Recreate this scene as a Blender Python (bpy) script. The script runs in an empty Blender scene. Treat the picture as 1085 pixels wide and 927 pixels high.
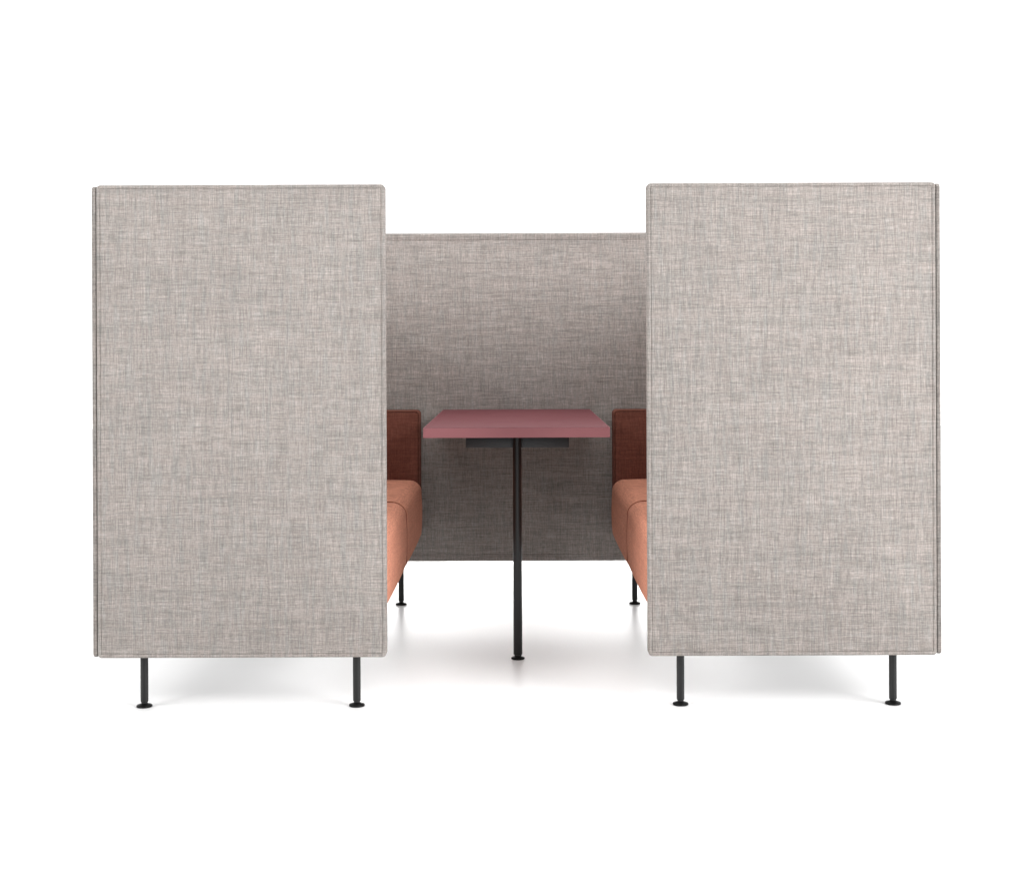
import bpy, bmesh, math
from mathutils import Vector

scene = bpy.context.scene
COL = scene.collection

# ------------------------------------------------------------------ helpers
def obj(name, bm, mat, parent=None, smooth=35):
    bmesh.ops.recalc_face_normals(bm, faces=bm.faces[:])
    me = bpy.data.meshes.new(name)
    bm.to_mesh(me); bm.free()
    me.materials.append(mat)
    for p in me.polygons:
        p.use_smooth = True
    me.set_sharp_from_angle(angle=math.radians(smooth))
    o = bpy.data.objects.new(name, me)
    COL.objects.link(o)
    if parent:
        o.parent = parent
        o.matrix_parent_inverse.identity()
        o.location = -parent_world(parent)
    return o

def parent_world(p):
    v = Vector((0, 0, 0))
    while p:
        v += p.location
        p = p.parent
    return v

def thing(name, label, cat, loc=(0, 0, 0), group=None):
    o = bpy.data.objects.new(name, None)
    o.empty_display_size = 0.2
    o.location = loc
    COL.objects.link(o)
    o['label'] = label; o['category'] = cat
    if group: o['group'] = group
    return o

def rr(w, h, r, n=6):
    """rounded rectangle outline, centred, counter-clockwise"""
    r = max(r, 0.0006)
    pts = []
    for cx, cy, a0 in ((w/2-r, h/2-r, 0), (-w/2+r, h/2-r, 90), (-w/2+r, -h/2+r, 180), (w/2-r, -h/2+r, 270)):
        for k in range(n+1):
            a = math.radians(a0 + 90*k/n)
            pts.append((cx + r*math.cos(a), cy + r*math.sin(a)))
    return pts

def padded_panel(w, h, t, R, e, mapper, seam=0.010, gd=0.003, gw=0.0024, seam_back=True, pillow=0.0):
    """Upholstered board w x h, thickness t: rounded corners R, rounded edge e,
    a sewn groove running `seam` inside the outline on both faces.
    mapper(u, v, d): d = 0 front face, d = t back face."""
    bm = bmesh.new()
    prof = []                      # (inset, depth)
    def edge_front():
        a = []
        if pillow:
            a += [(0.11, -pillow), (0.06, -pillow*0.75)]
        a += [(seam+gw*1.6, 0), (seam+gw*0.5, gd*0.45), (seam, gd), (seam-gw*0.6, gd*0.45), (seam-gw*1.5, 0.0)]
        k = 6
        for i in range(k+1):
            t_ = math.radians(90*i/k)
            a.append((e*(1-math.sin(t_)), e*(1-math.cos(t_))))
        return [(i, d) for i, d in a if not (i > 0 and i < e and d == 0 and i != a[0][0]) or d != 0 or i >= e]
    f = edge_front()
    prof = f + [(i, t-d) for i, d in reversed(f)]
    if not seam_back:
        b = [(i, d) for i, d in f if d <= e][-7:]
        prof = f + [(i, t-d) for i, d in reversed(b)]
    rings = []
    for ins, d in prof:
        rings.append([bm.verts.new(mapper(u, v, d)) for u, v in rr(w-2*ins, h-2*ins, R-ins)])
    n = len(rings[0])
    for a, b in zip(rings, rings[1:]):
        for i in range(n):
            bm.faces.new((a[i], a[(i+1) % n], b[(i+1) % n], b[i]))
    bm.faces.new(rings[0]); bm.faces.new(list(reversed(rings[-1])))
    return bm

def lathe(profile, cx, cy, seg=40):
    bm = bmesh.new()
    rings = [[bm.verts.new((cx + r*math.cos(2*math.pi*k/seg), cy + r*math.sin(2*math.pi*k/seg), z))
              for k in range(seg)] for r, z in profile]
    for a, b in zip(rings, rings[1:]):
        for i in range(seg):
            bm.faces.new((a[i], a[(i+1) % seg], b[(i+1) % seg], b[i]))
    bm.faces.new(list(reversed(rings[0]))); bm.faces.new(rings[-1])
    return bm

def bevel_box(x0, x1, y0, y1, z0, z1, bev, seg=4):
    bm = bmesh.new()
    bmesh.ops.create_cube(bm, size=1)
    for v in bm.verts:
        v.co = ((x0+x1)/2 + v.co.x*(x1-x0), (y0+y1)/2 + v.co.y*(y1-y0), (z0+z1)/2 + v.co.z*(z1-z0))
    bmesh.ops.bevel(bm, geom=bm.edges[:], offset=bev, segments=seg, profile=0.5, affect='EDGES')
    return bm

# ------------------------------------------------------------------ materials
def new_mat(name):
    m = bpy.data.materials.new(name); m.use_nodes = True
    nt = m.node_tree; nt.nodes.clear()
    out = nt.nodes.new('ShaderNodeOutputMaterial')
    b = nt.nodes.new('ShaderNodeBsdfPrincipled')
    nt.links.new(b.outputs[0], out.inputs[0])
    return m, nt, b

def thread_noise(nt, co, scale, detail=2.0, rough=0.6, offset=(0, 0, 0)):
    mp = nt.nodes.new('ShaderNodeMapping')
    mp.inputs['Scale'].default_value = scale
    mp.inputs['Location'].default_value = offset
    nt.links.new(co, mp.inputs[0])
    n = nt.nodes.new('ShaderNodeTexNoise')
    n.inputs['Scale'].default_value = 1.0
    n.inputs['Detail'].default_value = detail
    n.inputs['Roughness'].default_value = rough
    nt.links.new(mp.outputs[0], n.inputs['Vector'])
    return n.outputs['Fac']

def ramp(nt, fac, stops):
    r = nt.nodes.new('ShaderNodeValToRGB')
    els = r.color_ramp.elements
    while len(els) < len(stops): els.new(0.5)
    for e, (p, c) in zip(els, stops):
        e.position = p; e.color = (*c, 1) if len(c) == 3 else c
    nt.links.new(fac, r.inputs[0])
    return r.outputs[0]

def mixc(nt, mode, fac, a, b):
    m = nt.nodes.new('ShaderNodeMix'); m.data_type = 'RGBA'; m.blend_type = mode
    if isinstance(fac, (int, float)): m.inputs[0].default_value = fac
    else: nt.links.new(fac, m.inputs[0])
    for s, v in ((6, a), (7, b)):
        if isinstance(v, tuple): m.inputs[s].default_value = (*v, 1)
        else: nt.links.new(v, m.inputs[s])
    return m.outputs[2]

def math_n(nt, op, a, b):
    m = nt.nodes.new('ShaderNodeMath'); m.operation = op
    for s, v in ((0, a), (1, b)):
        if isinstance(v, (int, float)): m.inputs[s].default_value = v
        else: nt.links.new(v, m.inputs[s])
    return m.outputs[0]

def g(v): return (v, v, v)

def melange(name, base, strength=1.0, fine=1.0, seed=0.0):
    """woven melange cloth: horizontal weft slubs and vertical warp slubs of
    several yarn colours, in metres of the object itself"""
    m, nt, b = new_mat(name)
    tc = nt.nodes.new('ShaderNodeTexCoord')
    co = tc.outputs['Object']
    F = 300*fine
    def yarn(a, b_, k, det=1.0, up=False):
        sc = (b_*fine, b_*fine, a*fine) if up else (a*fine, a*fine, b_*fine)
        return thread_noise(nt, co, sc, det, 0.55, (seed+k*7.3, seed*1.7+k*3.1, seed*0.6+k*5.7))
    weft, warp = yarn(17, 370, 0), yarn(17, 370, 1, up=True)
    fleck, vfleck = yarn(80, 380, 10), yarn(80, 380, 11, up=True)
    weft_l, warp_l = yarn(4, 230, 2, 1.5), yarn(4.5, 240, 3, 1.5, True)
    band, vband = yarn(2.2, 34, 4, 3.0), yarn(2.6, 40, 5, 3.0, True)
    tint, tint2 = yarn(7, 75, 6, 3.0), yarn(9, 90, 7, 3.0, True)
    slub, vslub = yarn(14, 260, 8), yarn(16, 260, 9, up=True)
    s = strength
    def br(lo, hi): return [(0.28, g(1-s*lo)), (0.50, g(1.0)), (0.72, g(1+s*hi))]
    c = mixc(nt, 'MIX', ramp(nt, tint, [(0.40, g(0.0)), (0.62, g(1.0))]), base[0], base[1])
    c = mixc(nt, 'MIX', ramp(nt, tint2, [(0.48, g(0.0)), (0.66, g(0.7))]), c, base[2])
    for n_, lo, hi in ((weft, 0.26, 0.26), (warp, 0.25, 0.25), (fleck, 0.17, 0.17), (vfleck, 0.15, 0.15), (weft_l, 0.11, 0.10), (warp_l, 0.09, 0.08),
                       (band, 0.075, 0.07), (vband, 0.055, 0.05)):
        c = mixc(nt, 'MULTIPLY', 1.0, c, ramp(nt, n_, br(lo, hi)))
    c = mixc(nt, 'MIX', ramp(nt, slub, [(0.66, g(0)), (0.76, g(0.28*s))]), c, base[3])
    c = mixc(nt, 'MIX', ramp(nt, vslub, [(0.67, g(0)), (0.77, g(0.26*s))]), c, base[3])
    nt.links.new(c, b.inputs['Base Color'])
    b.inputs['Roughness'].default_value = 0.95
    b.inputs['Specular IOR Level'].default_value = 0.12
    hgt = math_n(nt, 'ADD', weft, warp)
    bp = nt.nodes.new('ShaderNodeBump')
    bp.inputs['Strength'].default_value = 0.35
    bp.inputs['Distance'].default_value = 0.0015
    nt.links.new(hgt, bp.inputs['Height'])
    nt.links.new(bp.outputs[0], b.inputs['Normal'])
    return m

GREY = [(0.268, 0.238, 0.220), (0.248, 0.226, 0.210), (0.236, 0.226, 0.214), (0.105, 0.095, 0.090)]
M_GREY = melange('grey_melange_cloth', GREY, 0.76, 1.12, 0.0)
M_GREY_R = melange('grey_melange_cloth_second_bolt', GREY, 0.76, 1.12, 53.0)
M_GREY_B = melange('grey_melange_cloth_third_bolt', GREY, 0.78, 1.0, 91.0)
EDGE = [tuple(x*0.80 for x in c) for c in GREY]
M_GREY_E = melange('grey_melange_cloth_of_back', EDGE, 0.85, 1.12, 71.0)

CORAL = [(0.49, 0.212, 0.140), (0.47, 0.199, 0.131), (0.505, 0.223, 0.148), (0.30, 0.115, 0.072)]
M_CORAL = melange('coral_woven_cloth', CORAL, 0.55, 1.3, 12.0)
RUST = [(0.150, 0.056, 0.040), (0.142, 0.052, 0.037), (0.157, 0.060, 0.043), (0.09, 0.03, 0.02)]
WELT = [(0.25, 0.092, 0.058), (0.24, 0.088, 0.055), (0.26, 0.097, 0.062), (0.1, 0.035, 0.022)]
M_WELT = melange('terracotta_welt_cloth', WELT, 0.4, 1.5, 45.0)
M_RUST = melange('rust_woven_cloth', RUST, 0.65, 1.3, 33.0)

def metal_mat(name, col, rough):
    m, nt, b = new_mat(name)
    tc = nt.nodes.new('ShaderNodeTexCoord')
    n = thread_noise(nt, tc.outputs['Object'], (900, 900, 900), 2.0, 0.5)
    c = mixc(nt, 'MULTIPLY', 1.0, col, ramp(nt, n, [(0.3, g(0.85)), (0.7, g(1.15))]))
    nt.links.new(c, b.inputs['Base Color'])
    b.inputs['Roughness'].default_value = rough
    b.inputs['Specular IOR Level'].default_value = 0.5
    bp = nt.nodes.new('ShaderNodeBump')
    bp.inputs['Strength'].default_value = 0.08; bp.inputs['Distance'].default_value = 0.0005
    nt.links.new(n, bp.inputs['Height']); nt.links.new(bp.outputs[0], b.inputs['Normal'])
    return m

M_BLACK = metal_mat('black_powder_coat', (0.008, 0.008, 0.0083), 0.33)
M_FOOT = metal_mat('black_glide_plastic', (0.004, 0.004, 0.004), 0.45)
for m_, v_ in ((M_BLACK, 0.35), (M_FOOT, 0.15)):
    m_.node_tree.nodes['Principled BSDF'].inputs['Specular IOR Level'].default_value = v_
M_TRAY = metal_mat('anthracite_steel', (0.013, 0.014, 0.016), 0.5)

M_BOUNCE_BLOCK = metal_mat('black_bounce_block', (0.03, 0.03, 0.03), 0.9)  # for the unseen dark sheets added to stop coloured bounce

def table_mat(name, a, b_, rough):
    m, nt, b = new_mat(name)
    tc = nt.nodes.new('ShaderNodeTexCoord')
    n = thread_noise(nt, tc.outputs['Object'], (3, 3, 3), 4.0, 0.6)
    c = mixc(nt, 'MIX', ramp(nt, n, [(0.35, g(0)), (0.65, g(1))]), a, b_)
    nt.links.new(c, b.inputs['Base Color'])
    sm = thread_noise(nt, tc.outputs['Object'], (14, 5, 14), 5.0, 0.65, (3, 8, 1))
    rr_ = nt.nodes.new('ShaderNodeMapRange')
    rr_.inputs['To Min'].default_value = rough-0.08; rr_.inputs['To Max'].default_value = rough+0.08
    nt.links.new(sm, rr_.inputs[0]); nt.links.new(rr_.outputs[0], b.inputs['Roughness'])
    b.inputs['Specular IOR Level'].default_value = 0.12
    return m
M_TABLE = table_mat('dusty_rose_lacquer', (0.170, 0.054, 0.062), (0.180, 0.058, 0.066), 0.62)
M_LIT_EDGE = table_mat('dusty_rose_lit_edge', (0.375, 0.155, 0.170), (0.390, 0.163, 0.178), 0.50)  # lighter rose paints in the front light on the table edge

def floor_mat():
    m, nt, b = new_mat('white_studio_floor')
    tc = nt.nodes.new('ShaderNodeTexCoord')
    n = thread_noise(nt, tc.outputs['Object'], (1.5, 1.5, 1.5), 4.0, 0.6)
    c = mixc(nt, 'MIX', ramp(nt, n, [(0.3, g(0)), (0.7, g(1))]), (0.86, 0.86, 0.86), (0.875, 0.875, 0.875))
    nt.links.new(c, b.inputs['Base Color'])
    b.inputs['Roughness'].default_value = 0.36
    b.inputs['Specular IOR Level'].default_value = 0.25
    return m
M_FLOOR = floor_mat()

# ------------------------------------------------------------------ measures (metres)
H_CAM, D_CAM = 1.01, 3.90
PXM = 386.0
Z0, Z1 = 0.148, 1.446            # the upholstered panels' lower and upper edge
XI, XO = 0.360, 1.1655            # inner and outer face of a sofa
YB = 1.752                       # front face of the rear partition
SEAT_B, SEAT_T, ARM_T = 0.257, 0.480, 0.745
XA = 0.379                       # front of the armrests
XF = 0.371                       # front of seat and arms

# ------------------------------------------------------------------ setting
bm = bmesh.new()
vs = [bm.verts.new(p) for p in ((-40, -40, 0), (40, -40, 0), (40, 13, 0), (-40, 13, 0))]
bm.faces.new(vs)
fl = obj('floor', bm, M_FLOOR)
fl['kind'] = 'structure'

# ------------------------------------------------------------------ sofas
def leg(parent, x, y, top, r, rd):
    l = obj('leg', lathe([(r*0.80, 0.0104), (r*0.80, 0.0135), (r*0.95, 0.0145), (r, 0.017), (r, top)], x, y), M_BLACK, parent, 40)
    f = obj('foot', lathe([(rd*0.93, 0.0), (rd, 0.0012), (rd, 0.0042), (rd*0.95, 0.0055), (rd*0.55, 0.0082), (r*0.8, 0.0104)], x, y), M_FOOT, l, 50)
    return l

def seat_cushion(s, y0, y1):
    """block seat: flat slightly crowned top, big rounded front, ends rolled into the seam"""
    prof = []
    xb, xf = 1.135, XF
    prof.append((xb, SEAT_B)); prof.append((xb, SEAT_T-0.004))
    for k in range(1, 8):                                       # slight crown
        t = k/8
        x = xb + (xf+0.060-xb)*t
        prof.append((x, SEAT_T - 0.004 + 0.006*math.sin(math.pi*min(t, .9))))
    rx, rz = 0.050, 0.043
    for k in range(0, 13):
        a = math.radians(90*k/12)
        prof.append((xf + rx - rx*math.sin(a), SEAT_T-0.0035 - rz + rz*math.cos(a)))
    for k in range(1, 5):
        prof.append((xf - 0.003*math.sin(math.pi*k/5), SEAT_T-0.0465 - (SEAT_T-0.0465-SEAT_B-0.012)*k/5))
    prof.append((xf+0.001, SEAT_B+0.010)); prof.append((xf+0.004, SEAT_B+0.003)); prof.append((xf+0.012, SEAT_B))
    cx = sum(p[0] for p in prof)/len(prof); cz = (SEAT_B+SEAT_T)/2
    bm = bmesh.new()
    e = 0.010
    st = []
    for k in range(6):
        a = math.radians(90*k/5)
        st.append((y0 + e*(1-math.sin(a)), e*(1-math.cos(a))))
    st = [(y0 + e*(1-math.cos(math.radians(90*k/5))), e*(1-math.sin(math.radians(90*k/5)))) for k in range(6)]
    st += [(y0+(y1-y0)*q, -0.0015*math.sin(math.pi*q)) for q in (0.15, 0.3, 0.5, 0.7, 0.85)]
    st += [(y1 - (y-y0), i) for y, i in reversed(st[:6])]
    rings = []
    for y, ins in st:
        ring = []
        for x, z in prof:
            hw, hh = (xb-xf)/2, (SEAT_T-SEAT_B)/2
            mx, mz = (xb+xf)/2, cz
            ring.append(bm.verts.new((s*(mx+(x-mx)*(hw-ins)/hw), y, mz+(z-mz)*(hh-ins)/hh)))
        rings.append(ring)
    n = len(prof)
    for a, b in zip(rings, rings[1:]):
        for i in range(n):
            bm.faces.new((a[i], a[(i+1) % n], b[(i+1) % n], b[i]))
    bm.faces.new(rings[0]); bm.faces.new(list(reversed(rings[-1])))
    return bm

def seat_welt(s, y, r):
    """thin sewn welt in the joint between the two seat cushions"""
    path = []
    for k in range(9):
        t = k/8
        path.append((1.12 + (XF+0.050-1.12)*t, SEAT_T - 0.0046 + 0.004*math.sin(math.pi*min(t, .9))))
    for k in range(1, 11):
        a = math.radians(90*k/10)
        path.append((XF + 0.050 - 0.0485*math.sin(a), SEAT_T-0.0045 - 0.043 + 0.043*math.cos(a)))
    path += [(XF-0.0005, 0.36), (XF+0.0012, SEAT_B+0.012)]
    bm = bmesh.new()
    rings = []
    for i, (x, z) in enumerate(path):
        a, b = path[max(i-1, 0)], path[min(i+1, len(path)-1)]
        tx, tz = b[0]-a[0], b[1]-a[1]
        L = math.hypot(tx, tz); nx, nz = -tz/L, tx/L
        rings.append([bm.verts.new((s*(x+nx*r*math.cos(q*math.pi/4)), y+r*math.sin(q*math.pi/4), z+nz*r*math.cos(q*math.pi/4))) for q in range(8)])
    for a, b in zip(rings, rings[1:]):
        for q in range(8):
            bm.faces.new((a[q], a[(q+1) % 8], b[(q+1) % 8], b[q]))
    bm.faces.new(rings[0]); bm.faces.new(list(reversed(rings[-1])))
    return bm

def sofa(s, label, cloth):
    base = thing('booth_sofa', label, 'sofa', (s*0.76, 0.88, 0), 'high backed booth sofas')
    # side panel facing the camera
    x0, x1 = XI, 1.1526
    def map_side(u, v, d): return (s*(x0+x1)/2 + u, d, (Z0+Z1)/2 + v)
    obj('side_panel', padded_panel(x1-x0, Z1-Z0, 0.040, 0.011, 0.0045, map_side, seam=0.0105, gd=0.0024, gw=0.0020), cloth, base)
    # tall back panel along the outside; its front end shows beside the side panel
    y0, y1 = 0.002, YB-0.001
    def map_back(u, v, d): return (s*(XO-d), (y0+y1)/2 + u, (Z0+Z1)/2 - 0.0005 + v)
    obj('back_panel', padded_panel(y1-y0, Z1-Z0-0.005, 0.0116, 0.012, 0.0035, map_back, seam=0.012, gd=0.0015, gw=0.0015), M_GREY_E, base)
    # upholstery
    ya0, ya1 = 0.0415, 0.145
    yb0, yb1 = 1.640, 1.7505
    xb = XO-0.0125
    for a0, a1 in ((ya0, ya1), (yb0, yb1)):
        def map_arm(u, v, d, a0=a0): return (s*(XA+xb)/2 + u, a0 + d, (SEAT_B+ARM_T)/2 + v)
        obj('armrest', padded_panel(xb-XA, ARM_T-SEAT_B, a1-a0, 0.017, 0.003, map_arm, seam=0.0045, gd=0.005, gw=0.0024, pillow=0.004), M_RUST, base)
    bxf = XO-0.0125-0.115
    def map_rest(u, v, d): return (s*(bxf + d), (ya1+yb0)/2 + u, (SEAT_T+ARM_T)/2 + v)
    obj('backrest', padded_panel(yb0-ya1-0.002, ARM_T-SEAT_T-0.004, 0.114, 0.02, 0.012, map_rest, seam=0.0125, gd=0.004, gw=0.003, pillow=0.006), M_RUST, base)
    ym = 0.865
    obj('seat_cushion', seat_cushion(s, ya1+0.001, ym-0.0022), M_CORAL, base, 45)
    obj('seat_cushion', seat_cushion(s, ym+0.0022, yb0-0.001), M_CORAL, base, 45)
    obj('bounce_block_board', bevel_box(min(s*0.42, s*1.13), max(s*0.42, s*1.13), 0.075, 1.62, SEAT_B-0.018, SEAT_B-0.0005, 0.003, 2), M_BOUNCE_BLOCK, base)  # unseen dark board, added to keep coral bounce off the floor
    obj('piping', seat_welt(s, ym, 0.0032), M_WELT, base, 60)
    for x in (0.448, 1.040):
        for y in (0.060, 1.588):
            leg(base, s*x + (0.006 if s > 0 else 0), y, SEAT_B+0.01, 0.0108, 0.0218)
    return base

sofa(-1, 'high backed booth sofa with coral seat behind the left grey fabric side panel', M_GREY)
sofa(1, 'high backed booth sofa with coral seat behind the right grey fabric side panel', M_GREY_R)

# ------------------------------------------------------------------ partition behind the table
def map_part(u, v, d): return (u, YB + d, (Z0-0.008+Z1)/2 + v)
p = obj('partition_panel', padded_panel(2*XO, Z1-Z0+0.008, 0.040, 0.014, 0.009, map_part, seam=0.030, gd=0.0018, gw=0.002), M_GREY_B)
p['label'] = 'grey woven fabric partition panel at the back, closing the gap behind the table'
p['category'] = 'partition'

# ------------------------------------------------------------------ table
TT, TB = 0.7445, 0.7130
ty0, ty1 = 0.532, YB-0.0015
t = thing('meeting_table', 'narrow dusty rose table on one black leg between the two sofas', 'table', (0, 1.1, 0))
top = obj('tabletop', bevel_box(-0.2900, 0.2900, ty0+0.0015, ty1-0.0015, TB+0.0045, TT, 0.0006, 2), M_TABLE, t)
obj('bounce_block_sheet', bevel_box(-0.2890, 0.2890, ty0+0.0025, ty1-0.0025, TB+0.0002, TB+0.0042, 0.0005, 2), M_BOUNCE_BLOCK, top)  # hidden dark sheet, added to cut rose bounce below the tabletop
def lit_edge_band(w_, d0, d1, z0, z1, th):
    """thin strip round the edge of the top, coloured as if lit from the front"""
    bm = bmesh.new()
    loops = []
    for i_, z in ((0, z0), (0, z1), (th, z1), (th, z0)):
        loops.append([bm.verts.new(p) for p in ((-w_+i_, d0+i_, z), (w_-i_, d0+i_, z), (w_-i_, d1-i_, z), (-w_+i_, d1-i_, z))])
    for a, b in zip(loops, loops[1:]+loops[:1]):
        for i in range(4):
            bm.faces.new((a[i], a[(i+1) % 4], b[(i+1) % 4], b[i]))
    return bm
obj('lit_edge_band', lit_edge_band(0.2915, ty0, ty1, TB+0.0006, TT-0.0008, 0.0013), M_LIT_EDGE, top)  # lighter strip stands in for front light on the edge
obj('support_box', bevel_box(-0.163, 0.168, 0.655, 1.30, TB-0.040, TB-0.0005, 0.0015, 2), M_TRAY, t)
leg(t, 0.0015, 0.640, TB-0.0005, 0.0142, 0.0215)

# ------------------------------------------------------------------ world and lamps
w = bpy.data.worlds.new('World'); scene.world = w; w.use_nodes = True
nt = w.node_tree
bg = nt.nodes['Background']
bg.inputs[0].default_value = (1, 1, 1, 1)
# a white studio: bright wall behind the furniture, dim room behind the camera
tc = nt.nodes.new('ShaderNodeTexCoord')
sp = nt.nodes.new('ShaderNodeSeparateXYZ')
nt.links.new(tc.outputs['Generated'], sp.inputs[0])
mr = nt.nodes.new('ShaderNodeMapRange'); mr.interpolation_type = 'SMOOTHSTEP'
mr.inputs['From Min'].default_value = -0.35; mr.inputs['From Max'].default_value = 0.65
mr.inputs['To Min'].default_value = 0.22; mr.inputs['To Max'].default_value = 1.5
nt.links.new(sp.outputs['Y'], mr.inputs[0])
nt.links.new(mr.outputs[0], bg.inputs[1])

def area(name, loc, target, sx, sy, power, col=(1, 1, 1)):
    l = bpy.data.lights.new(name, 'AREA'); l.shape = 'RECTANGLE'
    l.size, l.size_y, l.energy, l.color = sx, sy, power, col
    o = bpy.data.objects.new(name, l); COL.objects.link(o)
    o.location = loc
    o.rotation_euler = (Vector(target)-Vector(loc)).to_track_quat('-Z', 'Y').to_euler()
    return o

def polar(az, el, d, c=(0, 0.2, 0.8)):
    a, e = math.radians(az), math.radians(el)
    return (c[0]+d*math.sin(a)*math.cos(e), c[1]-d*math.cos(a)*math.cos(e), c[2]+d*math.sin(e))

area('right_softbox', polar(56, 20, 7), (0, 0.2, 0.8), 4.2, 2.4, 630)
area('left_softbox', polar(-56, 20, 7), (0, 0.2, 0.8), 4.2, 2.4, 385)
area('front_softbox', polar(0, 28, 6.5), (0, 0.2, 0.8), 1.6, 1.2, 22)
area('top_softbox', (0, 0.5, 4.2), (0, 0.6, 0), 3.0, 2.4, 95)
area('background_fill', (0, 9, 6.5), (0, 9, 0), 16, 6, 420)  # added light that whitens the far floor
area('rear_strip_fill', (0, 3.8, 0.30), (0, 0.5, 0.10), 2.4, 0.45, 32)  # added low light that brightens the floor beneath the booth
area('under_table_fill', (0, 1.0, 0.66), (0, 0.85, 0), 0.25, 0.55, 0.55)  # added fill that lifts the floor shade below the table
for s in (-1, 1):
    area('under_sofa_fill', (s*0.76, 0.86, 0.232), (s*0.76, 0.86, 0), 0.70, 1.62, 2.5)  # added fill that lifts the floor shade beneath each sofa

# ------------------------------------------------------------------ camera
cam = bpy.data.cameras.new('camera'); co = bpy.data.objects.new('camera', cam); COL.objects.link(co)
co.location = (0, -D_CAM, H_CAM)
co.rotation_mode = 'XYZ'
co.rotation_euler = (math.radians(90), math.radians(0.22), 0)
cam.sensor_width = 36.0
cam.lens = 36.0*PXM*D_CAM/1085.0
cam.shift_x = -4.5/1085.0
cam.shift_y = -100.5/1085.0
cam.clip_end = 500
scene.camera = co

vs_ = scene.view_settings
vs_.view_transform = 'Standard'; vs_.look = 'None'; vs_.exposure = 0; vs_.gamma = 1
scene.render.filter_size = 1.1
